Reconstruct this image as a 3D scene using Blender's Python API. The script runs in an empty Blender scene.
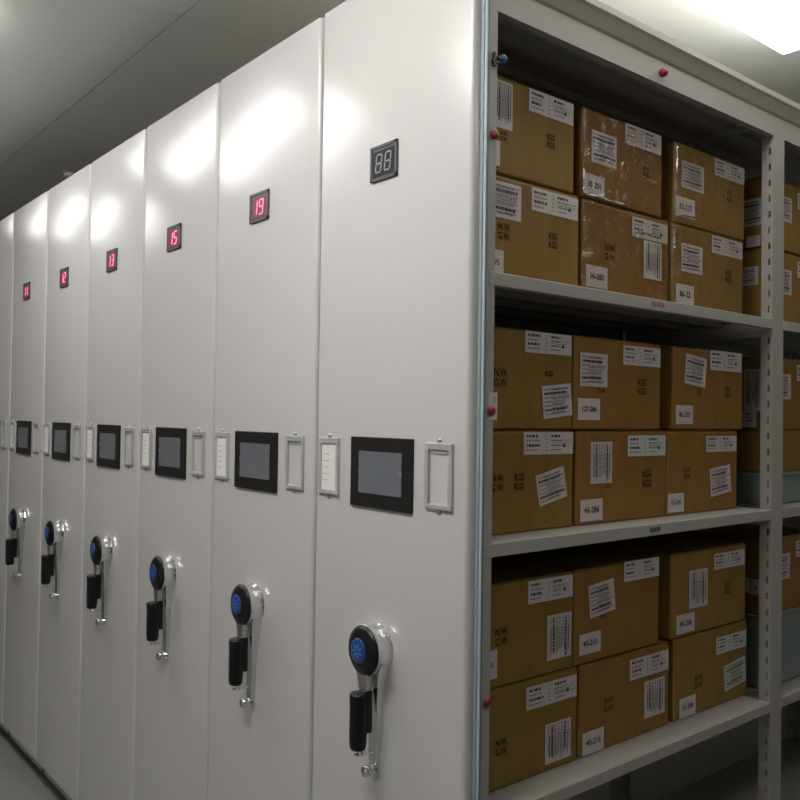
import bpy, bmesh, math, random
from mathutils import Vector, Matrix
random.seed(7)
PI = math.pi
col = bpy.context.scene.collection
scene = bpy.context.scene

# ------------------------------------------------------------------ materials
def nt(name):
    m = bpy.data.materials.new(name); m.use_nodes = True
    n = m.node_tree.nodes; l = m.node_tree.links
    return m, n, l, n['Principled BSDF']

def mat(name, colr, rough=.5, metal=0., noise=0., nscale=20., bump=0., bscale=200., coat=0., coat_rough=.1, stretch=None, spec=.5):
    m, n, l, b = nt(name)
    b.inputs['Base Color'].default_value = (*colr, 1)
    b.inputs['Roughness'].default_value = rough
    b.inputs['Metallic'].default_value = metal
    b.inputs['Coat Weight'].default_value = coat
    b.inputs['Coat Roughness'].default_value = coat_rough
    b.inputs['Specular IOR Level'].default_value = spec
    tc = n.new('ShaderNodeTexCoord')
    src = tc.outputs['Object']
    if stretch:
        mp = n.new('ShaderNodeMapping'); mp.inputs['Scale'].default_value = stretch
        l.new(src, mp.inputs['Vector']); src = mp.outputs['Vector']
    if noise > 0:
        t = n.new('ShaderNodeTexNoise'); t.inputs['Scale'].default_value = nscale; t.inputs['Detail'].default_value = 4
        l.new(src, t.inputs['Vector'])
        mx = n.new('ShaderNodeMix'); mx.data_type = 'RGBA'
        mx.inputs[6].default_value = (*[c*(1-noise) for c in colr], 1)
        mx.inputs[7].default_value = (*[min(1, c*(1+noise)) for c in colr], 1)
        l.new(t.outputs['Fac'], mx.inputs[0]); l.new(mx.outputs[2], b.inputs['Base Color'])
    if bump > 0:
        t2 = n.new('ShaderNodeTexNoise'); t2.inputs['Scale'].default_value = bscale
        l.new(src, t2.inputs['Vector'])
        bp = n.new('ShaderNodeBump'); bp.inputs['Strength'].default_value = bump; bp.inputs['Distance'].default_value = .002
        l.new(t2.outputs['Fac'], bp.inputs['Height']); l.new(bp.outputs['Normal'], b.inputs['Normal'])
    return m

def emis(name, colr, strength, base=(.02,.02,.02)):
    m, n, l, b = nt(name)
    b.inputs['Base Color'].default_value = (*base, 1)
    b.inputs['Emission Color'].default_value = (*colr, 1)
    b.inputs['Emission Strength'].default_value = strength
    return m

M = {}
M['panel'] = mat('cream powder coated steel', (.60, .588, .578), .225, noise=.015, nscale=3, bump=.05, bscale=2.2, spec=.5)
M['frame'] = mat('grey painted steel', (.40, .38, .345), .42, noise=.03, nscale=15)
M['shade'] = mat('grey painted shelf sheet', (.46, .46, .43), .45, noise=.04, nscale=9)
M['seal_grey'] = mat('grey rubber seal', (.36, .42, .44), .55)
M['seal_pale'] = mat('pale blue rubber seal', (.62, .75, .80), .4)
M['seal_teal'] = mat('teal rubber seal', (.17, .25, .26), .5)
M['chrome'] = mat('chrome', (.78, .78, .78), .16, 1.0)
M['steel'] = mat('brushed steel', (.62, .62, .60), .32, 1.0, noise=.05, nscale=60)
M['black'] = mat('black plastic', (.007, .006, .007), .35, spec=.35)
M['bezel'] = mat('black bezel', (.010, .009, .009), .4)
M['glass'] = mat('grey screen glass', (.15, .162, .18), .2, coat=.4, noise=.1, nscale=8)
M['dispframe'] = mat('dark grey display case', (.075, .08, .078), .4)
M['dispglass'] = mat('dark display window', (.03, .032, .036), .2)
M['dispglow'] = emis('red tinted display window', (.9, .035, .13), .028, (.045, .018, .026))
M['digit_red'] = emis('red lit segments', (1., .20, .34), .42)
M['digit_off'] = mat('pale unlit segments', (.30, .30, .32), .5)
M['clip'] = mat('dark metal', (.10, .10, .095), .4, .6)
M['satin'] = mat('satin silver metal', (.55, .55, .54), .38, .35)
M['pencil'] = mat('faint grey writing', (.50, .49, .47), .7)
M['card'] = mat('white paper card', (.82, .81, .78), .6)
M['ink'] = mat('faded black ink', (.22, .195, .20), .7)
M['inkb'] = mat('bold black ink', (.035, .03, .03), .7)
M['inkbrown'] = mat('dark brown carton print', (.035, .021, .008), .9, spec=.1)
M['blue'] = mat('blue emblem disc', (.008, .055, .27), .3, noise=.5, nscale=160, coat=.5)
M['bluelight'] = mat('pale blue emblem mark', (.10, .27, .60), .3)
M['label'] = mat('white paper label', (.62, .56, .54), .45, noise=.04, nscale=30, coat=.3, coat_rough=.25)
M['label2'] = mat('cool white paper label', (.60, .62, .58), .45, noise=.04, nscale=30, coat=.3, coat_rough=.25)
M['red'] = mat('dark red plastic', (.30, .018, .02), .35)
M['bluepl'] = mat('blue plastic', (.035, .12, .30), .35)
M['redmark'] = mat('faded red ink', (.34, .09, .08), .7)
M['palebox'] = mat('pale grey green plastic', (.22, .26, .235), .4, noise=.08, nscale=7)
M['detector'] = mat('aged beige plastic', (.30, .27, .22), .5)
M['dark'] = mat('dark hole', (.012, .012, .012), .8)
M['ceiling'] = mat('off white ceiling board', (.86, .87, .83), .85, noise=.05, nscale=1.3)
M['joint'] = mat('dark ceiling joint', (.16, .16, .155), .9)
M['wall'] = mat('off white wall paint', (.80, .79, .76), .8, noise=.03, nscale=2)
M['greywall'] = mat('dark grey wall paint', (.16, .16, .155), .8, noise=.03, nscale=2)
M['floor'] = mat('dark grey floor', (.25, .25, .24), .35, noise=.12, nscale=4)
M['rail'] = mat('steel rail', (.5, .5, .5), .3, 1.0)
M['whiteframe'] = mat('white luminaire frame', (.8, .8, .8), .5)

def carton_mat(name, c, c2):
    m, n, l, b = nt(name)
    tc = n.new('ShaderNodeTexCoord')
    mp = n.new('ShaderNodeMapping'); mp.inputs['Scale'].default_value = (3, 22, 2.0)
    t = n.new('ShaderNodeTexNoise'); t.inputs['Scale'].default_value = 2.0; t.inputs['Detail'].default_value = 5
    l.new(tc.outputs['Object'], mp.inputs['Vector']); l.new(mp.outputs['Vector'], t.inputs['Vector'])
    t1 = n.new('ShaderNodeTexNoise'); t1.inputs['Scale'].default_value = 6; t1.inputs['Detail'].default_value = 3
    l.new(tc.outputs['Object'], t1.inputs['Vector'])
    ad = n.new('ShaderNodeMath'); ad.operation = 'ADD'
    l.new(t.outputs['Fac'], ad.inputs[0]); l.new(t1.outputs['Fac'], ad.inputs[1])
    rmp = n.new('ShaderNodeValToRGB')
    rmp.color_ramp.elements[0].position = .35; rmp.color_ramp.elements[1].position = .68
    rmp.color_ramp.elements[0].color = (*c, 1); rmp.color_ramp.elements[1].color = (*c2, 1)
    hv = n.new('ShaderNodeMath'); hv.operation = 'MULTIPLY'; hv.inputs[1].default_value = .5
    l.new(ad.outputs[0], hv.inputs[0]); l.new(hv.outputs[0], rmp.inputs[0]); l.new(rmp.outputs[0], b.inputs['Base Color'])
    b.inputs['Roughness'].default_value = .55; b.inputs['Specular IOR Level'].default_value = .3
    b.inputs['Coat Weight'].default_value = .08; b.inputs['Coat Roughness'].default_value = .3
    w = n.new('ShaderNodeTexNoise'); w.inputs['Scale'].default_value = 9
    l.new(tc.outputs['Object'], w.inputs['Vector'])
    bp = n.new('ShaderNodeBump'); bp.inputs['Strength'].default_value = .35; bp.inputs['Distance'].default_value = .004
    l.new(w.outputs['Fac'], bp.inputs['Height']); l.new(bp.outputs['Normal'], b.inputs['Normal'])
    return m
M['carton'] = [carton_mat('olive brown corrugated board', (.215, .123, .022), (.28, .168, .034)),
               carton_mat('brown corrugated board', (.22, .110, .024), (.29, .155, .036)),
               carton_mat('tan corrugated board', (.225, .132, .030), (.30, .182, .043))]

def film_mat(name, strength, sc, w):
    m = bpy.data.materials.new(name); m.use_nodes = True
    n = m.node_tree.nodes; l = m.node_tree.links; n.clear()
    out = n.new('ShaderNodeOutputMaterial'); mix = n.new('ShaderNodeMixShader')
    tr = n.new('ShaderNodeBsdfTransparent'); tr.inputs['Color'].default_value = (.97, .96, .94, 1)
    gl = n.new('ShaderNodeBsdfGlossy'); gl.inputs['Roughness'].default_value = .12
    tc = n.new('ShaderNodeTexCoord'); t = n.new('ShaderNodeTexNoise')
    mp = n.new('ShaderNodeMapping'); mp.inputs['Scale'].default_value = sc
    t.inputs['Scale'].default_value = 14; t.inputs['Detail'].default_value = 3; t.inputs['Distortion'].default_value = 1.5
    bp = n.new('ShaderNodeBump'); bp.inputs['Strength'].default_value = strength; bp.inputs['Distance'].default_value = .02
    l.new(tc.outputs['Object'], mp.inputs['Vector']); l.new(mp.outputs['Vector'], t.inputs['Vector'])
    l.new(t.outputs['Fac'], bp.inputs['Height']); l.new(bp.outputs['Normal'], gl.inputs['Normal'])
    fr = n.new('ShaderNodeFresnel'); fr.inputs['IOR'].default_value = 1.5
    mu = n.new('ShaderNodeMath'); mu.operation = 'MULTIPLY_ADD'; mu.inputs[1].default_value = .35; mu.inputs[2].default_value = w; mu.use_clamp = True
    l.new(fr.outputs[0], mu.inputs[0]); l.new(mu.outputs[0], mix.inputs[0])
    l.new(tr.outputs[0], mix.inputs[1]); l.new(gl.outputs[0], mix.inputs[2]); l.new(mix.outputs[0], out.inputs['Surface'])
    return m
M['film'] = film_mat('crinkled clear packing film', 1.0, (1, 1, 1), .05)
M['fold'] = film_mat('clear film glint', .5, (1, 1, 1), .7)  # extra glossy film for the added glint lines
M['tape'] = film_mat('clear packing tape', .35, (1, 1, 1), .06)

# ------------------------------------------------------------------ mesh helpers (world metres)
def add_box(bm, x0, x1, y0, y1, z0, z1, mi=0, bev=0., seg=2):
    vs = [bm.verts.new((x, y, z)) for x in (x0, x1) for y in (y0, y1) for z in (z0, z1)]
    F = [(0,1,3,2), (4,6,7,5), (0,4,5,1), (2,3,7,6), (0,2,6,4), (1,5,7,3)]
    fs = [bm.faces.new([vs[i] for i in f]) for f in F]
    for f in fs: f.material_index = mi
    if bev > 0:
        es = list({e for f in fs for e in f.edges})
        r = bmesh.ops.bevel(bm, geom=es, offset=bev, segments=seg, profile=.5, affect='EDGES')
        for f in r['faces']: f.material_index = mi
    return vs

def add_prism(bm, pts, axis, a0, a1, mi=0):
    """closed outline of (u, v) swept along an axis: axis 'z' -> (x,y), 'y' -> (x,z), 'x' -> (y,z)"""
    def P(u, v, w):
        return {'z': (u, v, w), 'y': (u, w, v), 'x': (w, u, v)}[axis]
    A = [bm.verts.new(P(u, v, a0)) for u, v in pts]; B = [bm.verts.new(P(u, v, a1)) for u, v in pts]
    n = len(pts); fs = [bm.faces.new(A), bm.faces.new(B[::-1])]
    for i in range(n): fs.append(bm.faces.new((A[i], B[i], B[(i+1) % n], A[(i+1) % n])))
    for f in fs: f.material_index = mi
    bmesh.ops.recalc_face_normals(bm, faces=fs)

def add_lathe(bm, c, prof, axis='y', n=40, mi=0):
    """prof: list of (radius, offset along the axis)"""
    rings = []
    for r, h in prof:
        ring = []
        for i in range(n):
            a = 2*PI*i/n; u, v = r*math.cos(a), r*math.sin(a)
            p = {'y': (u, h, v), 'z': (u, v, h), 'x': (h, u, v)}[axis]
            ring.append(bm.verts.new((c[0]+p[0], c[1]+p[1], c[2]+p[2])))
        rings.append(ring)
    fs = []
    for a, b in zip(rings, rings[1:]):
        for i in range(n): fs.append(bm.faces.new((a[i], a[(i+1) % n], b[(i+1) % n], b[i])))
    fs.append(bm.faces.new(rings[0][::-1])); fs.append(bm.faces.new(rings[-1]))
    for f in fs: f.material_index = mi; f.smooth = True
    bmesh.ops.recalc_face_normals(bm, faces=fs)

def quad(bm, pts, mi=0):
    f = bm.faces.new([bm.verts.new(p) for p in pts]); f.material_index = mi
    return f

def origin_of(o):
    v = Vector((0, 0, 0))
    while o: v = v + o.location; o = o.parent
    return v

def obj(name, bm, mats, parent=None, at=None, smooth=None):
    if smooth:
        for f in bm.faces: f.smooth = True
    me = bpy.data.meshes.new(name); 
    base = origin_of(parent)
    loc = Vector(at) - base if at else Vector((0, 0, 0))
    bm.transform(Matrix.Translation(-(base + loc)))
    bm.to_mesh(me); bm.free()
    for m in (mats if isinstance(mats, (list, tuple)) else [mats]): me.materials.append(m)
    o = bpy.data.objects.new(name, me); col.objects.link(o)
    o.location = loc
    if parent: o.parent = parent
    return o

def new(): return bmesh.new()

def thing(name, label, cat, loc=(0, 0, 0), group=None):
    o = bpy.data.objects.new(name, None); col.objects.link(o); o.empty_display_size = .05
    o.location = loc
    tag(o, label, cat, group); return o

def tag(o, label, cat, group=None):
    o['label'] = label; o['category'] = cat
    if group: o['group'] = group
    return o

def struct(o):
    o['kind'] = 'structure'; return o

def copy_tree(o, parent=None):
    c = o.copy(); col.objects.link(c)
    if parent: c.parent = parent
    for ch in list(o.children): copy_tree(ch, c)
    return c

_fonts = {}
def text_bm(bm, s, size, to_world, mi, depth=.0002, xscale=1.):
    """flat lettering; to_world maps (u, v) to a point in metres"""
    key = s
    if key not in _fonts:
        cu = bpy.data.curves.new('t', 'FONT'); cu.body = s; cu.align_x = 'CENTER'; cu.align_y = 'CENTER'; cu.resolution_u = 3; cu.offset = .018
        to = bpy.data.objects.new('t', cu); col.objects.link(to)
        dg = bpy.context.evaluated_depsgraph_get()
        me = bpy.data.meshes.new_from_object(to.evaluated_get(dg))
        _fonts[key] = ([tuple(v.co) for v in me.vertices], [tuple(p.vertices) for p in me.polygons])
        bpy.data.objects.remove(to); bpy.data.curves.remove(cu); bpy.data.meshes.remove(me)
    vs, ps = _fonts[key]
    V = [bm.verts.new(to_world(x*size*xscale, y*size)) for x, y, z in vs]
    for p in ps:
        try: f = bm.faces.new([V[i] for i in p]); f.material_index = mi
        except ValueError: pass

# ------------------------------------------------------------------ measures
W = .4981            # width of one mobile cabinet along the row
TOP = 2.401          # top of end panels
CEIL = 2.65
DEEP = 3.28          # length of a cabinet away from the panels
HX, HZ = -.259, 1.033 # crank axis
NCAB = 8

# ------------------------------------------------------------------ end panel and its fittings
def end_panel(root, lab=True):
    bm = new()
    b = .010
    pts = []
    x0, x1 = -.4935, -.0045
    for i in range(7):
        a = PI + PI/2*i/6; pts.append((x0+b+b*math.cos(a), b+b*math.sin(a)))
    for i in range(7):
        a = -PI/2 + PI/2*i/6; pts.append((x1-b+b*math.cos(a), b+b*math.sin(a)))
    pts += [(x1, .018), (x0, .018)]
    add_prism(bm, pts, 'z', .09, TOP)
    for f in bm.faces:
        if abs(f.normal.z) < .5 and f.calc_center_median().y < .012: f.smooth = True
    o = obj('end_panel', bm, M['panel'], root)
    o.data.set_sharp_from_angle(angle=math.radians(35))
    return o

def touch_screen(root, dx=0):
    x0, x1, z0, z1 = -.3628, -.1572, 1.312, 1.456
    x0 += dx; x1 += dx*.3
    bm = new(); add_box(bm, x0, x1, -.0055, .004, z0, z1, 0, .0015)
    # stepped inner rim
    s = obj('touch_screen', bm, M['bezel'], root)
    bm = new(); add_box(bm, x0+.030, x1-.030, -.0062, -.004, z0+.029, z1-.029)
    obj('screen_glass', bm, M['glass'], s)
    for x in (x0+.031, x1-.032):
        bm = new(); add_box(bm, x-.0015, x+.0015, -.0072, -.0055, 1.381, 1.391); obj('screen_clip', bm, M['steel'], s)
    return s

def label_holder(root, xc, card):
    z0, z1, w = 1.327, 1.451, .078 if card else .078
    w = .076; x0, x1 = xc-w/2, xc+w/2
    bm = new(); t = .0105; d0, d1 = -.006, .003
    add_box(bm, x0, x0+t, d0, d1, z0, z1, 0, .002); add_box(bm, x1-t, x1, d0, d1, z0, z1, 0, .002)
    add_box(bm, x0+t*.5, x1-t*.5, d0+.0005, d1, z1-.014, z1, 0, .002); add_box(bm, x0+t*.5, x1-t*.5, d0+.0005, d1, z0, z0+.010, 0, .002)
    add_box(bm, x0+t+.004, x1-t-.004, -.0025, d1, z1-.020, z1-.0145)
    h = obj('label_holder', bm, M['satin'], root)
    for z in (z1+.0035, z0-.0035):
        bm = new(); add_lathe(bm, (xc, -.0015, z), [(.0052, .003), (.0052, -.001), (.003, -.0025)], 'y', 14); obj('rivet', bm, M['steel'], h)
    if card:
        bm = new(); add_box(bm, x0+t-.002, x1-t+.002, -.0028, -.001, z0+.008, z1-.014, 0)
        R = random.Random(3)
        for k in range(5):
            z = z0+.03+k*.014; a = x0+t+.006; e = a+R.uniform(.015, .03)
            quad(bm, [(a, -.003, z), (e, -.003, z), (e, -.003, z+.002), (a, -.003, z+.002)], 1)
        obj('paper_card', bm, [M['card'], M['pencil']], h)
    return h

SEG = {'0': 'abcdef', '1': 'bc', '2': 'abged', '3': 'abgcd', '4': 'fgbc', '5': 'afgcd', '6': 'afgedc', '7': 'abc', '8': 'abcdefg', '9': 'abcfgd'}
def digit(bm, ch, xc, zc, w, h, t, y, sl=.12):
    g = t*.25
    def seg(p, q):
        (ax, az), (bx, bz) = p, q
        d = Vector((bx-ax, bz-az)); L = d.length; d /= L; nn = Vector((-d.y, d.x))
        a = Vector((ax, az))+d*g; b = Vector((bx, bz))-d*g
        P = [a+d*0, a+d*t*.5+nn*t*.5, b-d*t*.5+nn*t*.5, b, b-d*t*.5-nn*t*.5, a+d*t*.5-nn*t*.5]
        pts = [(xc+v.x+v.y*sl, zc+v.y) for v in P]
        add_prism(bm, pts, 'y', y-.0006, y+.0006)
    c = {'a': ((-w/2, h/2), (w/2, h/2)), 'g': ((-w/2, 0), (w/2, 0)), 'd': ((-w/2, -h/2), (w/2, -h/2)),
         'f': ((-w/2, 0), (-w/2, h/2)), 'b': ((w/2, 0), (w/2, h/2)), 'e': ((-w/2, -h/2), (-w/2, 0)), 'c': ((w/2, -h/2), (w/2, 0))}
    for s in SEG[ch]: seg(*c[s])

def number_display(root, txt, lit, dx):
    x0, x1, z0, z1 = -.3079+dx, -.2174+dx*.3, 1.980, 2.052
    bm = new()
    add_box(bm, x0, x1, -.004, .003, z0, z1, 0, .001)
    t = .006
    add_box(bm, x0, x1, -.0055, -.003, z0, z0+t); add_box(bm, x0, x1, -.0055, -.003, z1-t, z1)
    add_box(bm, x0, x0+t, -.0055, -.003, z0, z1); add_box(bm, x1-t, x1, -.0055, -.003, z0, z1)
    d = obj('number_display', bm, M['dispframe'], root)
    bm = new(); add_box(bm, x0+.010, x1-.0065, -.0052, -.0035, z0+.008, z1-.012)
    obj('display_window', bm, M['dispglow'] if lit else M['dispglass'], d)
    for i, ch in enumerate(txt):
        bm = new(); digit(bm, ch, x0+.030+i*.029, (z0+z1)/2-.002, .0175, .036, .0030, -.0058)
        obj('digit', bm, M['digit_red'] if lit else M['digit_off'], d)
    return d

def crank(root):
    # chrome drum with a thin tapering arm running down the panel
    bm = new()
    add_lathe(bm, (HX, 0, HZ), [(.050, .001), (.0485, -.003), (.0470, -.010), (.0465, -.022), (.0480, -.028), (.0505, -.031), (.0510, -.0340), (.0495, -.0355)], 'y', 64)
    c = obj('crank_handle', bm, M['chrome'], root)
    c.data.set_sharp_from_angle(angle=math.radians(50))
    bm = new()
    A = [(-.043, -.02), (.043, -.02), (.034, -.05), (.022, -.10), (.016, -.16), (.012, -.232), (-.012, -.232), (-.016, -.16), (-.022, -.10), (-.034, -.05)]
    add_prism(bm, [(HX+u, HZ+v) for u, v in A], 'y', -.018, .001)
    for v in bm.verts:
        if v.co.y < -.01: v.co.y = -.026 + .016*min(1, (HZ-v.co.z)/.16); v.co.x = HX+(v.co.x-HX)*.88
    obj('lever_arm', bm, M['chrome'], c)
    bm = new()
    add_lathe(bm, (HX, 0, HZ), [(.046, -.033), (.0490, -.0355), (.0482, -.038), (.043, -.042), (.034, -.046), (.023, -.0485), (.011, -.0495), (.002, -.0496)], 'y', 48)
    obj('hub_cap', bm, M['black'], c)
    bm = new()
    add_lathe(bm, (HX-.001, 0, HZ+.002), [(.0245, -.0475), (.024, -.0495), (.018, -.0508), (.002, -.0512)], 'y', 32)
    R = random.Random(5)
    for k in range(7):                       # small pale swirl mark on the emblem
        a = k*2*PI/7; r0, r1 = .004, .014
        p = lambda r, a: (HX-.001+r*math.cos(a), -.0517, HZ+.002+r*math.sin(a))
        quad(bm, [p(r0, a), p(r1, a+.35), p(r1, a+.62), p(r0, a+.5)], 1)
    obj('blue_emblem', bm, [M['blue'], M['bluelight']], c)['label'] = 'round blue emblem'
    bm = new()                               # fold-down grip
    add_lathe(bm, (HX+.002, -.048, HZ-.190), [(.0135, 0), (.0165, .004), (.0175, .02), (.0175, .085), (.0185, .105), (.0165, .110)], 'z', 28)
    g = obj('folding_grip', bm, M['black'], c); g['label'] = 'black folding grip'
    bm = new()
    add_lathe(bm, (HX+.010, -.045, HZ-.197), [(.005, -.004), (.007, -.002), (.007, .006), (.004, .010)], 'z', 16)
    add_box(bm, HX+.002, HX+.016, -.058, -.018, HZ-.200, HZ-.196, 0, .001)
    obj('grip_nut', bm, M['chrome'], c)
    bm = new()                               # stem between the hub and the grip
    add_prism(bm, [(HX-.018, HZ-.040), (HX+.018, HZ-.040), (HX+.009, HZ-.088), (HX-.006, HZ-.088)], 'y', -.0395, -.027)
    obj('grip_stem', bm, M['steel'], c)
    bm = new()
    add_box(bm, HX+.002, HX+.014, -.042, -.022, HZ-.16, HZ-.078, 0, .002)
    obj('grip_hinge', bm, M['black'], c)
    bm = new()                               # lock knob at the arm's end
    add_lathe(bm, (HX, 0, HZ-.240), [(.013, .001), (.013, -.006), (.009, -.010), (.009, -.020), (.012, -.022), (.010, -.030)], 'y', 20)
    obj('lock_knob', bm, M['chrome'], c)
    return c

def closed_body(root):
    bm = new(); add_box(bm, -.4955, -.002, .0185, DEEP, .10, 2.35)
    add_box(bm, -.480, -.02, .03, DEEP-.02, .03, .10)
    obj('cabinet_body', bm, M['frame'], root)

def wheels(root):
    for y in (.45, 2.75):
        for x in (-.40, -.10):
            bm = new(); add_lathe(bm, (x, y, .048), [(.03, -.016), (.042, -.012), (.042, .012), (.03, .016)], 'y', 24)
            obj('wheel', bm, M['steel'], root)

# ------------------------------------------------------------------ the row of closed cabinets (second and beyond)
closed = thing('mobile_shelving_cabinet', 'tall cream mobile shelving cabinet showing red 19, beside the open front one', 'cabinet', (-W/2, 0, 0), 'closed cream mobile shelving cabinets in the row')
end_panel(closed); touch_screen(closed); label_holder(closed, -.438, True); label_holder(closed, -.080, False)
crank(closed); closed_body(closed); wheels(closed)
labels = ['', '', 'tall cream mobile shelving cabinet showing red 15, third panel from the open shelves',
          'tall cream mobile shelving cabinet showing red 13, fourth panel from the open shelves',
          'tall cream mobile shelving cabinet showing red 12, fifth panel from the open shelves',
          'tall cream mobile shelving cabinet showing red 11, sixth panel from the open shelves',
          'tall cream mobile shelving cabinet at the left photo edge, seventh from the open shelves',
          'tall cream mobile shelving cabinet furthest left in the row']
numbers = ['88', '19', '15', '13', '12', '11', '10', '09']
cabs = [closed]
for k in range(2, NCAB):
    c = copy_tree(closed); c['label'] = labels[k]; cabs.append(c)
for k, c in enumerate(cabs, 1):
    number_display(c, numbers[k], True, 0)     # built at the first cabinet's place, in the row's own pitch
    c.location = (-W/2 - k*W, 0, 0)

# ------------------------------------------------------------------ front cabinet with its open shelves
cab = thing('mobile_shelving_cabinet', 'front cream mobile shelving cabinet with unlit 88 display and open shelves of cartons', 'cabinet', (-W/2, 0, 0))
end_panel(cab); touch_screen(cab, .008); label_holder(cab, -.438, True); label_holder(cab, -.080, False); crank(cab); wheels(cab)
number_display(cab, '88', False, .006)

# sealing strips on the open edge
def strip(nm, m, y0, y1, d, label):
    bm = new(); n = 8; pts = [(-.02, y0)]
    for i in range(n+1):
        a = PI*i/n; pts.append((d*math.sin(a)**.5 if math.sin(a) > 0 else 0, (y0+y1)/2 - (y1-y0)/2*math.cos(a)))
    pts += [(-.02, y1)]
    add_prism(bm, pts, 'z', .10, 2.345)
    for f in bm.faces: f.smooth = abs(f.normal.z) < .5
    o = obj(nm, bm, m, cab); o.data.set_sharp_from_angle(angle=math.radians(50)); o['label'] = label
strip('sealing_strip', M['seal_grey'], .0182, .0215, .003, 'grey blue rubber sealing strip')
strip('sealing_strip', M['seal_pale'], .0217, .0275, .006, 'pale blue rubber sealing strip')
strip('sealing_strip', M['seal_teal'], .0277, .0355, .002, 'dark teal rubber sealing strip')

BAY = [(.0358, .0565), (1.086, 1.145), (2.191, 2.236), (3.235, 3.28)]     # upright faces along y
def upright(y0, y1, front, flange_lo=True, flange_hi=True):
    """U-shaped slotted post; front faces the aisle (x = 0) or the far side"""
    bm = new()
    xa, xb = (-.0015, -.0) if front else (-.4955, -.494)
    fa, fb = (-.031, -.0015) if front else (-.494, -.465)
    z0, z1 = .10, 2.30
    add_box(bm, xa, xb, y0, y1, z0, z1)
    def flange(y, s):
        # sheet with a column of real slots, pitch 42 mm
        xs0, xs1 = ((-.0125, -.0065) if front else (-.4885, -.4825))
        t = .0015*s; ya, yb = min(y, y+t), max(y, y+t)
        add_box(bm, fa, xs0, ya, yb, z0, z1); add_box(bm, xs1, fb, ya, yb, z0, z1)
        z = z0
        while z < z1-.001:
            ze = min(z+.024, z1); add_box(bm, xs0, xs1, ya, yb, z, ze); z += .0415
    if flange_lo: flange(y0, 1)
    if flange_hi: flange(y1, -1)
    obj('post', bm, M['frame'], cab)
for i, (a, b) in enumerate(BAY):
    upright(a, b, True, i > 0, i > 0); upright(a, b, False, i > 0, i > 0)

SH = [1.7665, 1.270, .7735, .277]
XF = -.0005
def shelf(z, y0, y1):
    bm = new(); h = .0255; t = .0012
    add_box(bm, -.4935, XF, y0, y1, z-t, z)                                  # deck
    add_box(bm, XF-.0015, XF+.0015, y0, y1, z-h, z, 0, .0012, 1)             # front lip, rolled edge
    add_box(bm, XF-.016, XF, y0, y1, z-h, z-h+t)                             # return under the lip
    add_box(bm, -.4955, -.494, y0, y1, z-h, z); add_box(bm, -.4940, -.48, y0, y1, z-h, z-h+t)
    for x in (-.15, -.25, -.35):                                             # stiffening channels under the deck
        add_box(bm, x-.014, x+.014, y0+.01, y1-.01, z-.016, z-t)
    s = obj('shelf', bm, M['frame'], cab)
    return s
spans = [(.042, 1.0855), (1.1455, 2.1905), (2.2365, 3.2345)]
shelves = []
for z in SH:
    for (a, b) in spans: shelves.append(shelf(z, a, b))
for z in SH:
    for i, (a, b) in enumerate(BAY[1:3], 1):                                   # cross rails tying front and rear posts
        bm = new(); add_box(bm, -.466, -.03, (a+b)/2-.012, (a+b)/2+.012, z-.045, z-.004); obj('cross_rail', bm, M['frame'], cab)
# top: beam above the opening, sloping cornice, roof sheet with ribs below
for (a, b) in spans:
    bm = new(); add_box(bm, -.0018, .0002, a-.003, b+.0005, 2.248, 2.3005, 0); add_box(bm, -.018, -.001, a, b, 2.248, 2.2495)
    obj('top_beam', bm, M['frame'], cab)
bm = new()
add_prism(bm, [(-.012, 2.3005), (.0005, 2.3005), (.004, 2.305), (.014, 2.330), (.018, 2.336), (.018, 2.350), (-.012, 2.350)], 'y', .0185, DEEP)
obj('cornice', bm, M['frame'], cab)
bm = new()
add_box(bm, -.4955, -.010, .0185, DEEP, 2.346, 2.350); add_box(bm, -.494, -.003, .042, DEEP, 2.292, 2.2935)
for x in (-.12, -.25, -.38): add_box(bm, x-.02, x+.02, .06, DEEP-.02, 2.274, 2.292)
obj('roof_sheet', bm, M['shade'], cab)
for y in (1.035, 2.12):
    bm = new(); add_box(bm, -.46, -.02, y, y+.012, 2.262, 2.274); obj('roof_rib', bm, M['shade'], cab)
bm = new(); add_box(bm, -.4965, -.4957, .0185, DEEP, .12, 2.345); obj('back_sheet', bm, M['shade'], cab)
bm = new(); add_box(bm, -.4935, -.0, .0185, .0205, .12, 2.30); obj('inner_side_sheet', bm, M['shade'], cab)
bm = new(); add_box(bm, -.4955, 0, DEEP, DEEP+.003, .10, 2.35); obj('far_side_sheet', bm, M['shade'], cab)
bm = new(); add_box(bm, -.4955, .0, .0185, DEEP, .075, .0995, 0, .002); add_box(bm, -.47, -.03, .05, DEEP-.05, .04, .075)
obj('base_carriage', bm, M['frame'], cab)

# red mark printed on the first shelf lip, dark smudge on the second
def lip_mark(z, y, w, m):
    bm = new(); R = random.Random(int(z*100))
    for i in range(5):
        a = y - w/2 + w*i/5; quad(bm, [(XF+.0017, a, z-.017), (XF+.0017, a+w/7, z-.018), (XF+.0017, a+w/7, z-.006-R.random()*.003), (XF+.0017, a, z-.007)])
    obj('printed_mark', bm, m, cab)
lip_mark(SH[0], .572, .05, M['redmark']); lip_mark(SH[1], .568, .04, M['inkbrown'])

# ------------------------------------------------------------------ cartons
SHIFT = .0012
def dashes(bm, P, w, h, rows, x0, x1, R, mi, bold=()):
    """rows of tiny printed strokes between fractions x0..x1 of the label width"""
    for k in range(rows):
        v = h/2 - h*(k+.9)/(rows+.9); th = h/(rows+1)*(.55 if k in bold else .30)
        u = -w/2 + w*x0; end = -w/2 + w*(x1 - R.random()*.25*(x1-x0))
        while u < end:
            L = min(R.uniform(.02, .07)*w, end-u)
            quad(bm, [P(u, v-th/2), P(u+L, v-th/2), P(u+L, v+th/2), P(u, v+th/2)], 2 if k in bold else mi)
            u += L + R.uniform(.008, .022)*w

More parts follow.
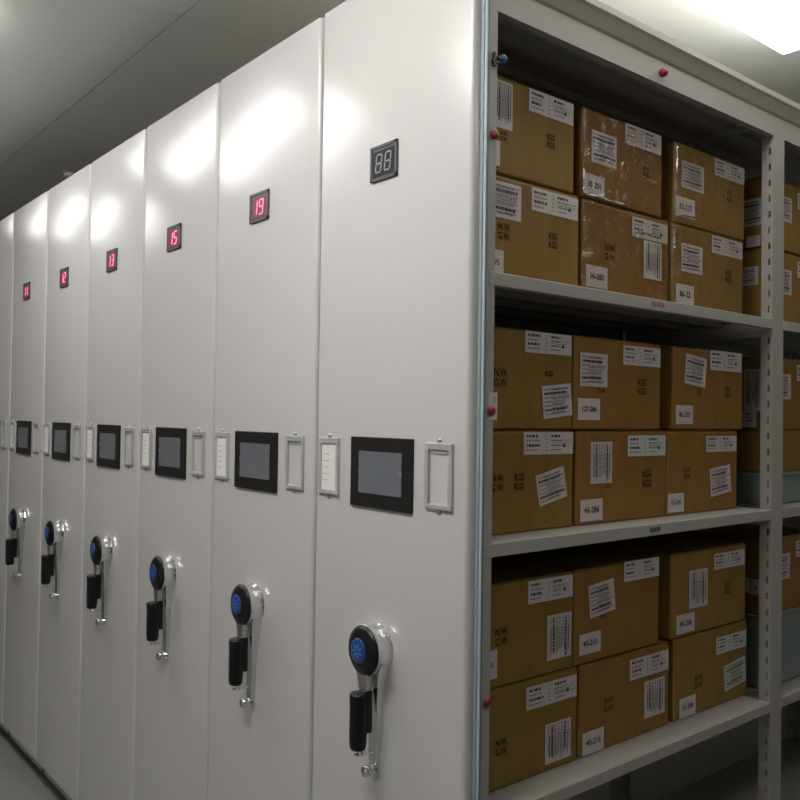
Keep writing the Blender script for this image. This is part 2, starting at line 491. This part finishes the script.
def sticker(parent, kind, plane, yc, zc, w, h, rot, txt, seed, mats=None):
    """plane: (axis, value, sign) the carton face that carries it"""
    ax, val, sg = plane; R = random.Random(seed)
    a = math.radians(rot if rot != 90 else 0); swap = rot == 90
    def PP(off):
        def P(u, v):
            if swap: u, v = v, -u
            c, s = math.cos(a), math.sin(a); uu, vv = u*c - v*s, u*s + v*c
            if ax == 'x': return (val + sg*off, yc + uu, zc + vv)
            return (yc + uu, val + sg*off, zc + vv)
        return P
    bm = new(); W_, H_ = (h, w) if swap else (w, h)
    P, Q = PP(SHIFT), PP(SHIFT+.0006)
    if kind in 'ABT':
        n = 6
        for i in range(n):                                             # paper sheet with slight edge lift
            u0, u1 = -W_/2 + W_*i/n, -W_/2 + W_*(i+1)/n
            quad(bm, [P(u0, -H_/2), P(u1, -H_/2), P(u1, H_/2), P(u0, H_/2)], 0)
    if kind == 'A':
        dashes(bm, Q, W_, H_, 4, .05, .33, R, 1, (0, 2)); dashes(bm, Q, W_, H_, 5, .42, .47, R, 1)
        dashes(bm, Q, W_, H_, 4, .54, .78, R, 1, (0,)); dashes(bm, Q, W_, H_*.5, 3, .55, .97, R, 1)
        quad(bm, [Q(W_*.28, -H_*.18), Q(W_*.33, -H_*.18), Q(W_*.33, -H_*.03), Q(W_*.28, -H_*.03)], 2)
        nm = 'shipping_label'
    elif kind == 'B':
        dashes(bm, Q, W_, H_, 7, .06, .96, R, 1, (1, 5)); dashes(bm, Q, W_, H_*.96, 6, .3, .9, R, 1)
        nm = 'delivery_label'
    elif kind == 'T':
        text_bm(bm, txt, min(H_*.42, W_*1.45/max(4, len(txt))), lambda u, v: Q(u, v), 2); nm = 'location_tag'
    elif kind == 'N':
        if H_ > .018:
            s = H_*.52
            text_bm(bm, 'N.W.', s, lambda u, v: P(u, v+H_*.25), 2, xscale=.85); text_bm(bm, 'G.W.', s, lambda u, v: P(u, v-H_*.25), 2, xscale=.85)
        else: text_bm(bm, 'G.W.', H_*1.1, lambda u, v: P(u, v), 2, xscale=.85)
        nm = 'printed_mark'
    else:
        if H_ > .022:
            s = H_*.52
            text_bm(bm, 'KGS', s, lambda u, v: P(u, v+H_*.25), 2, xscale=.8); text_bm(bm, 'KGS', s, lambda u, v: P(u, v-H_*.25), 2, xscale=.8)
        else: text_bm(bm, 'KGS', H_*.9, lambda u, v: P(u, v), 2, xscale=.8)
        nm = 'printed_mark'
    if kind in 'NK': ms = [M['inkbrown']]*3
    else: ms = [mats or M['label'], M['ink'], M['inkb']]
    return obj(nm, bm, ms, parent)

def carton_body(root, x0, x1, y0, y1, z0, z1, m, R):
    """corrugated box: four walls with softened edges, four flaps meeting on top, tape across the flaps"""
    bm = new(); add_box(bm, x0, x1, y0, y1, z0, z1-.003, 0, .004, 2)
    for f in bm.faces: f.smooth = False
    # slight bulge of the long walls
    bmesh.ops.subdivide_edges(bm, edges=[e for e in bm.edges if e.calc_length() > .1], cuts=5, use_grid_fill=True)
    cy, cz = (y0+y1)/2, (z0+z1)/2; b = R.uniform(.0, .0012)
    for v in bm.verts:
        f = max(0, 1-((v.co.y-cy)/((y1-y0)/2))**2) * max(0, 1-((v.co.z-cz)/((z1-z0)/2))**2)
        if abs(v.co.x-x1) < .002: v.co.x += b*f*.6
    obj('carton_body', bm, m, root)
    bm = new(); xm = (x0+x1)/2
    add_box(bm, x0+.003, xm-.001, y0+.002, y1-.002, z1-.003, z1, 0, .001, 1); add_box(bm, xm+.001, x1-.003, y0+.002, y1-.002, z1-.003, z1, 0, .001, 1)
    obj('top_flap', bm, m, root)

ROWZ = {(1, 1): (1.979, 2.176), (1, 2): (1.767, 1.977), (2, 1): (1.4765, 1.679), (2, 2): (1.2705, 1.4745), (3, 1): (.9735, 1.179), (3, 2): (.7745, .9715)}
TIER = {1: 'top', 2: 'middle', 3: 'bottom'}
CART = [
    (1, 1, 1, 0.030, 0.364, [('B', 0.1459, 2.1153, 0.051, 0.094, 90, ''), ('A', 0.289, 2.1453, 0.1394, 0.0459, 0, ''), ('K', 0.2875, 2.0734, 0.035, 0.0331, 0, ''), ('T', 0.1048, 2.0165, 0.0653, 0.0499, 0, '81-285'), ('N', 0.1476, 2.0532, 0.0371, 0.0216, 0, '')]),
    (1, 2, 1, 0.030, 0.383, [('B', 0.1472, 1.9273, 0.1043, 0.0715, 0, ''), ('A', 0.3038, 1.9452, 0.1466, 0.0468, 0, ''), ('N', 0.1523, 1.8651, 0.0402, 0.0372, 0, ''), ('K', 0.2972, 1.8676, 0.0352, 0.0372, 0, ''), ('T', 0.116, 1.8026, 0.0695, 0.0499, 0, '14-195')]),
    (1, 1, 2, 0.391, 0.689, [('B', 0.4655, 2.095, 0.0888, 0.0712, 0, ''), ('A', 0.6118, 2.1497, 0.1401, 0.0467, 0, ''), ('T', 0.4318, 2.0088, 0.0718, 0.0454, 0, '30-251'), ('K', 0.6223, 2.0735, 0.0359, 0.0302, 0, '')]),
    (1, 2, 2, 0.395, 0.719, [('A', 0.6415, 1.9417, 0.1401, 0.0458, 0, ''), ('B', 0.6525, 1.8719, 0.0715, 0.0883, 90, ''), ('T', 0.4439, 1.81, 0.0754, 0.0476, 0, '16-283'), ('N', 0.4913, 1.8688, 0.0367, 0.0399, 0, '')]),
    (1, 1, 3, 0.742, 1.070, [('B', 0.82, 2.1011, 0.0991, 0.0661, 0, ''), ('A', 0.9931, 2.1481, 0.1464, 0.0435, 0, ''), ('T', 0.7878, 2.0197, 0.0837, 0.0485, 0, '35-237'), ('K', 0.9914, 2.0841, 0.0399, 0.0312, 0, '')]),
    (1, 2, 3, 0.731, 1.065, [('B', 0.8184, 1.8974, 0.0944, 0.0695, 0, ''), ('A', 0.9835, 1.9485, 0.1503, 0.0445, 0, ''), ('K', 0.9893, 1.8741, 0.0497, 0.0388, 0, ''), ('T', 0.7886, 1.8065, 0.0792, 0.0484, 0, '86-22')]),
    (2, 1, 1, 0.030, 0.366, [('A', 0.2884, 1.6539, 0.1442, 0.0433, 0, ''), ('B', 0.3168, 1.5358, 0.0918, 0.0677, 6, ''), ('N', 0.1474, 1.5774, 0.0316, 0.0409, 0, ''), ('K', 0.2893, 1.5913, 0.0346, 0.0185, 0, '')]),
    (2, 1, 2, 0.370, 0.690, [('B', 0.4377, 1.606, 0.0947, 0.0729, 0, ''), ('A', 0.6146, 1.6452, 0.145, 0.0441, 0, ''), ('T', 0.4216, 1.5202, 0.0761, 0.047, 0, '127-286'), ('N', 0.4658, 1.5606, 0.032, 0.0131, 0, ''), ('K', 0.6141, 1.5742, 0.0357, 0.0414, 0, '')]),
    (2, 1, 3, 0.740, 1.066, [('B', 0.839, 1.6222, 0.0931, 0.0734, -6, ''), ('A', 0.9814, 1.6527, 0.1522, 0.0506, 0, ''), ('T', 0.7906, 1.5129, 0.0747, 0.0459, 0, '46-205'), ('N', 0.8561, 1.5699, 0.0184, 0.0199, 0, ''), ('K', 0.9883, 1.5735, 0.0397, 0.0309, 0, '')]),
    (2, 2, 1, 0.030, 0.371, [('A', 0.2921, 1.4481, 0.1536, 0.0462, 0, ''), ('B', 0.3016, 1.3591, 0.089, 0.0651, 12, ''), ('N', 0.1425, 1.3711, 0.0146, 0.0369, 0, ''), ('K', 0.2039, 1.371, 0.0299, 0.0377, 0, '')]),
    (2, 2, 2, 0.381, 0.714, [('B', 0.4669, 1.4038, 0.0755, 0.091, 90, ''), ('A', 0.6365, 1.4391, 0.1488, 0.0476, 0, ''), ('T', 0.4337, 1.302, 0.0766, 0.047, 0, '46-286'), ('K', 0.637, 1.3624, 0.0441, 0.0461, 0, ''), ('N', 0.4904, 1.3498, 0.0252, 0.0088, 0, '')]),
    (2, 2, 3, 0.718, 1.041, [('A', 0.9618, 1.4404, 0.1462, 0.0402, 0, ''), ('B', 0.9579, 1.3467, 0.0972, 0.0707, 6, ''), ('T', 0.757, 1.3002, 0.0688, 0.0453, 0, '10-241'), ('N', 0.8055, 1.3698, 0.0532, 0.0316, 0, '')]),
    (3, 1, 1, 0.030, 0.376, [('A', 0.3036, 1.1469, 0.1397, 0.0463, 0, ''), ('B', 0.3311, 1.0464, 0.0766, 0.0924, 90, ''), ('N', 0.159, 1.0707, 0.0316, 0.0388, 0, ''), ('T', 0.1141, 1.0207, 0.0648, 0.0549, 0, '41-255')]),
    (3, 1, 2, 0.378, 0.691, [('B', 0.4736, 1.107, 0.0895, 0.0712, 6, ''), ('A', 0.6209, 1.1552, 0.1352, 0.045, 0, ''), ('T', 0.4331, 1.0154, 0.0728, 0.0447, 0, '40-210'), ('N', 0.4771, 1.066, 0.032, 0.0109, 0, '')]),
    (3, 1, 3, 0.741, 1.090, [('B', 0.8589, 1.0832, 0.0828, 0.093, 90, ''), ('A', 1.0054, 1.1405, 0.1486, 0.0405, 0, ''), ('T', 0.8023, 1.0046, 0.0793, 0.0457, 0, '84-206'), ('K', 0.9951, 1.0657, 0.0397, 0.0333, 0, '')]),
    (3, 2, 1, 0.030, 0.393, [('A', 0.3104, 0.9341, 0.1579, 0.0461, 0, ''), ('N', 0.1614, 0.8561, 0.0344, 0.0348, 0, ''), ('B', 0.3308, 0.8295, 0.0811, 0.0818, 90, '')]),
    (3, 2, 2, 0.399, 0.735, [('A', 0.6542, 0.93, 0.1538, 0.0475, 0, ''), ('B', 0.6749, 0.8509, 0.0818, 0.0852, 90, ''), ('N', 0.5016, 0.8697, 0.0401, 0.035, 0, ''), ('T', 0.4473, 0.8010, 0.0734, 0.049, 0, '40-216')]),
    (3, 2, 3, 0.756, 1.098, [('A', 1.0182, 0.9251, 0.1494, 0.0431, 0, ''), ('B', 1.0359, 0.8407, 0.1061, 0.0666, 6, ''), ('T', 0.8139, 0.8005, 0.0709, 0.0482, 0, '52-208'), ('N', 0.8639, 0.8521, 0.0322, 0.0369, 0, '')]),
]
DESC = {
 (1,1,1): 'brown carton in the top row next to the end panel, left label turned upright',
 (1,1,2): 'film-wrapped carton in the top row, second from the end panel',
 (1,1,3): 'film-wrapped carton with shiny left edge, top row beside slotted post',
 (1,2,1): 'brown carton with printed letters standing on top shelf next to the end panel',
 (1,2,2): 'brown carton on the top shelf tagged 16-283 with glossy tape across its wide label',
 (1,2,3): 'brown carton standing on the top shelf beside the slotted post, under a wrapped carton',
 (2,1,1): 'brown carton, upper row of middle shelf by end panel, square label lower right',
 (2,1,2): 'brown carton tagged 127-286, upper row of the middle shelf, centre',
 (2,1,3): 'brown carton with tilted label tagged 46-205, upper row of middle shelf by slotted post',
 (2,2,1): 'brown carton on the middle shelf next to end panel, strongly tilted square label',
 (2,2,2): 'brown carton on the middle shelf tagged 46-286 with a tall upright label',
 (2,2,3): 'brown carton on the middle shelf tagged 10-241 at the right end of its row',
 (3,1,1): 'dim brown carton, tall upright label, upper row of bottom shelf by end panel',
 (3,1,2): 'dim brown carton with slanted label tagged 40-210, upper row of bottom shelf, centre',
 (3,1,3): 'dim brown carton with narrow upright label, upper row of bottom shelf by slotted post',
 (3,2,1): 'dark brown carton on the bottom shelf, lowest row next to the end panel',
 (3,2,2): 'dark brown carton in the middle of the lowest row on the bottom shelf',
 (3,2,3): 'dark brown carton at the right end of the lowest row with greenish labels',
}
for (T, Rw, c, y0, y1, labs) in CART:
    R = random.Random(T*100+Rw*10+c)
    z0, z1 = ROWZ[(T, Rw)]; z1 -= R.uniform(0, .002) if Rw == 2 else R.uniform(0, .004)
    xf = -.07; xb = xf - .375
    root = thing('cardboard_carton', DESC[(T, Rw, c)], 'cardboard box', ((xf+xb)/2, (y0+y1)/2, z0), 'cartons on the %s shelf' % TIER[T])
    m = M['carton'][{1: 0, 2: 1, 3: 2}[c] if T != 2 else (1 if c > 1 else 0)]
    carton_body(root, xb, xf, y0, y1, z0, z1, m, R)
    for i, (k, yc, zc, w, h, rot, txt) in enumerate(labs):
        cool = (T, Rw, c, k) in ((2,2,2,'A'), (3,2,3,'A'), (3,2,3,'B'), (1,2,2,'B'))
        sticker(root, k, ('x', xf, 1), yc, zc, w, h, rot, txt, T*1000+Rw*100+c*10+i, M['label2'] if cool else None)
    # clear tape around the upright edge and over the top seam
    bm = new(); xm = (xf+xb)/2
    add_box(bm, xm-.03, xm+.03, y0-.0004, y1+.0004, z1-.0005, z1+.0004)
    add_box(bm, xm-.03, xm+.03, y0-.0008, y0-.0002, z1-.06, z1)
    obj('packing_tape', bm, M['tape'], root)
    if (T, Rw, c) in ((1,1,2), (1,1,3), (1,2,3), (1,2,2)):
        # crinkled film stretched over the front and the near side
        bm = new(); NX, NZ = 46, 30; g = []
        for i in range(NX+1):
            colv = []
            for j in range(NZ+1):
                s = i/NX*(y1-y0+.06) - .06; z = z0+.002 + (z1-z0-.003)*j/NZ
                e = .0022 + .0007*math.sin(31*s+17*z+T)*math.sin(90*z+23*s*c)+ .0005*math.sin(160*s-60*z)
                if s < 0: p = (xf+e+s, y0-.0015-max(0, e-.0022), z)
                else: p = (xf+.0004+e, y0+s if s > .002 else y0-.0005, z)
                colv.append(bm.verts.new(p))
            g.append(colv)
        for i in range(NX):
            for j in range(NZ): bm.faces.new((g[i][j], g[i+1][j], g[i+1][j+1], g[i][j+1])).smooth = True
        obj('clear_film', bm, M['film'], root)
        folds = {(1,1,2): [('y', y0+.004, y0+.17, z0+.006), ('z', z0+.01, z0+.06, y0+.004)], (1,1,3): [('z', z1-.08, z1-.012, y0+.006), ('y', y0+.02, y0+.085, z0+.022), ('y', y0+.15, y0+.165, z1-.012)],
                 (1,2,2): [('y', y0+.19, y1-.03, z1-.045), ('z', z1-.06, z1-.03, y0+.20)], (1,2,3): [('z', z1-.065, z1-.015, y0+.010)]}[(T, Rw, c)]
        for (d, a, b_, w_) in folds:                 # film folds added to put bright glints on the carton edges
            bm = new(); R2 = random.Random(int(a*999)); NN = 24; prev = None
            for i in range(NN+1):
                p = a + (b_-a)*i/NN; off = R2.uniform(-.0012, .0012); rr_ = R2.uniform(.0016, .0034)*(.3 if i in (0, NN) else 1); ring = []
                for k in range(7):
                    t_ = PI*k/6; q = w_+off-rr_*math.cos(t_); x_ = xf+.0015+rr_*math.sin(t_)
                    ring.append(bm.verts.new((x_, p, q) if d == 'y' else (x_, q, p)))
                if prev:
                    for k in range(6): bm.faces.new((prev[k], prev[k+1], ring[k+1], ring[k])).smooth = True
                prev = ring
            bmesh.ops.recalc_face_normals(bm, faces=bm.faces[:])
            obj('film_glint_fold', bm, M['fold'], root)

# cartons of the second bay, seen past the slotted post
BAY2 = [  # z0, z1, y0, y1, material, end-face stickers (plane y), front-face stickers
 (1.979, 2.172, 1.165, 1.500, 2, [('B', -.100, 2.075, .070, .075, 0, ''), ('T', -.095, 1.995, .04, .030, 0, '')], 'carton in the second bay behind the slotted post, level with the top row'),
 (1.767, 1.975, 1.165, 1.495, 2, [('B', -.110, 1.90, .06, .05, 0, '')], 'carton behind the slotted post standing on the second bay top shelf'),
 (1.4765, 1.678, 1.165, 1.500, 1, [('B', -.095, 1.585, .05, .115, 90, ''), ('A', -.118, 1.505, .070, .045, 0, '')], 'carton behind the slotted post, upper row of the second bay middle shelf'),
 (.9735, 1.178, 1.165, 1.500, 1, [('A', -.105, 1.048, .080, .040, 0, '')], 'dim carton behind the slotted post, upper row of the second bay bottom shelf'),
]
for i, (z0, z1, y0, y1, mi, st, d) in enumerate(BAY2):
    xf = -.06; xb = xf-.375; R = random.Random(i+50)
    root = thing('cardboard_carton', d, 'cardboard box', ((xf+xb)/2, (y0+y1)/2, z0), 'cartons in the second bay')
    carton_body(root, xb, xf, y0, y1, z0, z1, M['carton'][mi], R)
    for j, (k, xc, zc, w, h, rot, txt) in enumerate(st):
        sticker(root, k, ('y', y0, -1), xc, zc, w, h, rot, txt, 900+i*10+j, M['label2'] if k != 'T' else None)
    sticker(root, 'A', ('x', xf, 1), y0+.25, z1-.04, .14, .046, 0, '', 700+i)
    sticker(root, 'B', ('x', xf, 1), y0+.10, (z0+z1)/2+.02, .09, .07, 0, '', 750+i)
    sticker(root, 'T', ('x', xf, 1), y0+.055, z0+.03, .073, .046, 0, '46-28%d' % (i+1), 780+i)
    bm = new(); xm = (xf+xb)/2; add_box(bm, xm-.03, xm+.03, y0-.0004, y1+.0004, z1-.0005, z1+.0004); obj('packing_tape', bm, M['tape'], root)
# shallow pale plastic bins below them, with the brown carton resting on one
def pale_bin(z0, z1, label, h=None):
    xf, xb, y0, y1 = -.058, -.435, 1.163, 1.50
    r = thing('storage_bin', label, 'bin', ((xf+xb)/2, (y0+y1)/2, z0), 'pale bins in the second bay')
    bm = new(); t = .004
    add_box(bm, xb, xf, y0, y1, z0, z0+t, 0, .001, 1)
    for (a, b, c_, d_) in ((xb, xf, y0, y0+t), (xb, xf, y1-t, y1), (xb, xb+t, y0, y1), (xf-t, xf, y0, y1)): add_box(bm, a, b, c_, d_, z0, z1-.004)
    obj('bin_body', bm, M['palebox'], r)
    bm = new(); add_box(bm, xb-.004, xf+.004, y0-.004, y1+.004, z1-.010, z1, 0, .003, 2); obj('lid', bm, M['palebox'], r)
    return r
pale_bin(1.2705, 1.358, 'shallow pale grey-green bin low behind the slotted post on the middle shelf')
root = thing('cardboard_carton', 'low brown carton resting on the pale bin behind the slotted post', 'cardboard box', (-.25, 1.33, 1.358), 'cartons in the second bay')
carton_body(root, -.435, -.06, 1.165, 1.495, 1.3585, 1.4755, M['carton'][1], random.Random(77))
bm = new(); add_box(bm, -.28, -.22, 1.1646, 1.4954, 1.4750, 1.4759); obj('packing_tape', bm, M['tape'], root)
b = pale_bin(.774, .9725, 'tall pale grey-green bin behind the slotted post on the bottom shelf')

# ------------------------------------------------------------------ magnets and slips on the posts
def magnet(name, loc, r, m, label, cat, axis='x', length=.012, grp=None):
    bm = new(); add_lathe(bm, loc, [(r*.8, 0), (r, .002), (r, length*.6), (r*.75, length*.85), (r*.3, length)], 'x', 22)
    o = obj(name, bm, m, None, at=loc); tag(o, label, cat, grp); return o
magnet('magnet', (.0006, .576, 2.273), .0095, M['red'], 'small red round magnet on the grey top beam above the cartons', 'magnet', length=.016, grp='red magnets')
magnet('magnet', (.0006, .048, 2.017), .009, M['red'], 'red round magnet high on the near post beside the upper top-shelf carton', 'magnet', length=.007, grp='red magnets')
magnet('magnet', (.0006, .048, .985), .008, M['red'], 'red round magnet lowest on the near post', 'magnet', length=.007, grp='red magnets')
# blue knob with a dark clip
r = thing('post_clip', 'dark metal clip with blue knob near the top of the near post', 'clip', (.0, .054, 2.158))
bm = new(); add_box(bm, .0004, .006, .040, .057, 2.148, 2.154, 0, .001, 1); add_box(bm, .0004, .006, .043, .049, 2.142, 2.168, 0, .001, 1); add_box(bm, .001, .010, .050, .060, 2.156, 2.162, 0, .001, 1)
obj('metal_clip', bm, M['clip'], r)
bm = new(); add_lathe(bm, (.004, .066, 2.160), [(.002, -.009), (.0065, -.0065), (.009, 0), (.0065, .0065), (.002, .009)], 'y', 20)
obj('blue_knob', bm, M['bluepl'], r)
def slip(y0, y1, z0, z1, label, dot):
    bm = new(); add_box(bm, .0004, .0010, y0, y1, z0, z1, 0)
    if dot:
        text_bm(bm, '1', .014, lambda u, v: (.0014, (y0+y1)/2+.003+u, z1-.013+v), 1)
    else: text_bm(bm, '5', .018, lambda u, v: (.0014, (y0+y1)/2+u, (z0+z1)/2+v), 1)
    o = obj('paper_slip', bm, [M['card'] if False else M['label'], M['inkb']], None, at=((.0004), (y0+y1)/2, z0)); tag(o, label, 'paper slip', 'paper slips on the near post')
    return o
slip(.043, .066, 1.495, 1.545, 'small pinkish paper slip on the near post at middle shelf height', True)
magnet('magnet', (.0016, .048, 1.511), .009, M['red'], 'red round magnet holding the pinkish slip on the near post', 'magnet', length=.007, grp='red magnets')

# ------------------------------------------------------------------ room
XL, XR, YN, YF = -7.5, 2.1, -3.4, 4.6
bm = new(); add_box(bm, XL, XR, YN, YF, -.1, 0); struct(obj('floor', bm, M['floor']))
bm = new(); add_box(bm, XL, XR, YN, YF, CEIL+.012, CEIL+.10, 1)
tx, ty, g = 1.2, 2.4, .003
sx, sy = -1.20, -.018
i0 = int((XL-sx)/tx)-1
x = sx + i0*tx
while x < XR:
    y = sy - 2*ty
    while y < YF:
        a, b_, c_, d_ = max(x+g/2, XL), min(x+tx-g/2, XR), max(y+g/2, YN), min(y+ty-g/2, YF)
        if b_-a > .02 and d_-c_ > .02: add_box(bm, a, b_, c_, d_, CEIL, CEIL+.013, 0)
        y += ty
    x += tx
struct(obj('ceiling', bm, [M['ceiling'], M['joint']]))
for nm, a in (('wall_left', (XL-.1, XL, YN, YF)), ('wall_right', (XR, XR+.1, YN, YF)), ('wall_back', (XL, XR, YF, YF+.1)), ('wall_front', (XL, XR, YN-.1, YN))):
    bm = new(); add_box(bm, a[0], a[1], a[2], a[3], 0, CEIL+.1); struct(obj(nm, bm, M['greywall' if nm == 'wall_right' else 'wall']))
for i, y in enumerate((.45, 2.75)):
    bm = new(); add_box(bm, XL+.2, XR-.2, y-.018, y+.018, 0, .0055)
    tag(obj('floor_rail', bm, M['rail'], None, at=(-2, y, 0)), ('steel floor rail under the cabinets near their end panels', 'steel floor rail under the far end of the cabinets')[i], 'rail')

# smoke detector on the ceiling
dl = (-3.035, .258, CEIL)
r = thing('smoke_detector', 'small round detector on the grey ceiling above the left cabinets', 'smoke detector', dl)
bm = new(); add_lathe(bm, dl, [(.035, 0), (.035, -.008), (.032, -.014)], 'z', 28); obj('detector_base', bm, M['detector'], r)
bm = new(); add_lathe(bm, (dl[0], dl[1], CEIL-.014), [(.028, 0), (.026, -.010), (.014, -.018), (.006, -.020)], 'z', 28); obj('detector_cap', bm, M['whiteframe'], r)

# ------------------------------------------------------------------ luminaires
def luminaire(x0, x1, y0, y1, drop, strength, label, grp=None):
    r = thing('ceiling_light', label, 'ceiling light', ((x0+x1)/2, (y0+y1)/2, CEIL), grp)
    bm = new(); add_box(bm, x0, x1, y0, y1, CEIL-.012, CEIL-.0005); obj('light_housing', bm, M['whiteframe'], r)
    bm = new(); add_box(bm, x0+.004, x1-.004, y0+.004, y1-.004, CEIL-drop, CEIL-.012, 0, min(.012, drop*.2)); 
    obj('light_diffuser', bm, emis('lit diffuser %g' % strength, (1, .98, .955), strength, (.8, .8, .8)), r)
luminaire(-.118, .182, .14, 1.365, .08, 1.2, 'bright white rectangular ceiling light over the open shelves')
luminaire(1.30, 1.50, .1, 1.3, .08, 1.5, 'added fill light over the aisle beside the open shelves, out of view')  # unseen fill, added to brighten the cartons and shelf fronts
luminaire(-.75, .40, -1.05, -.85, .10, 4.3, 'added fill light before the front cabinet panel, out of view')  # unseen fill, added to brighten the upper part of the near panel
luminaire(-2.65, -1.45, -.75, -.50, .035, 2.6, 'ceiling light over the aisle before the second and third cabinets, out of view')
luminaire(-4.5, -3.4, -.70, -.50, .035, 1.8, 'ceiling light over the aisle before the far cabinets, out of view')

# ------------------------------------------------------------------ camera
cam = bpy.data.cameras.new('camera'); co = bpy.data.objects.new('camera', cam); col.objects.link(co)
Fp, yaw, pitch, roll = 842.8256, .884936, .018859, .014304
f = Vector((-math.sin(yaw)*math.cos(pitch), math.cos(yaw)*math.cos(pitch), math.sin(pitch)))
rr = Vector((math.cos(yaw), math.sin(yaw), 0)); uu = rr.cross(f)
r2 = math.cos(roll)*rr + math.sin(roll)*uu; u2 = -math.sin(roll)*rr + math.cos(roll)*uu
co.matrix_world = Matrix(((r2.x, u2.x, -f.x, 1.08304), (r2.y, u2.y, -f.y, -1.05), (r2.z, u2.z, -f.z, 1.5), (0, 0, 0, 1)))
cam.sensor_width = 36; cam.lens = Fp/800*36; cam.clip_start = .02
scene.camera = co

w = bpy.data.worlds.new('world'); scene.world = w; w.use_nodes = True
w.node_tree.nodes['Background'].inputs['Color'].default_value = (.5, .5, .5, 1)
w.node_tree.nodes['Background'].inputs['Strength'].default_value = .05
vs = scene.view_settings
vs.view_transform = 'Standard'; vs.look = 'None'; vs.gamma = 1; vs.use_curve_mapping = False; vs.exposure = 2.36
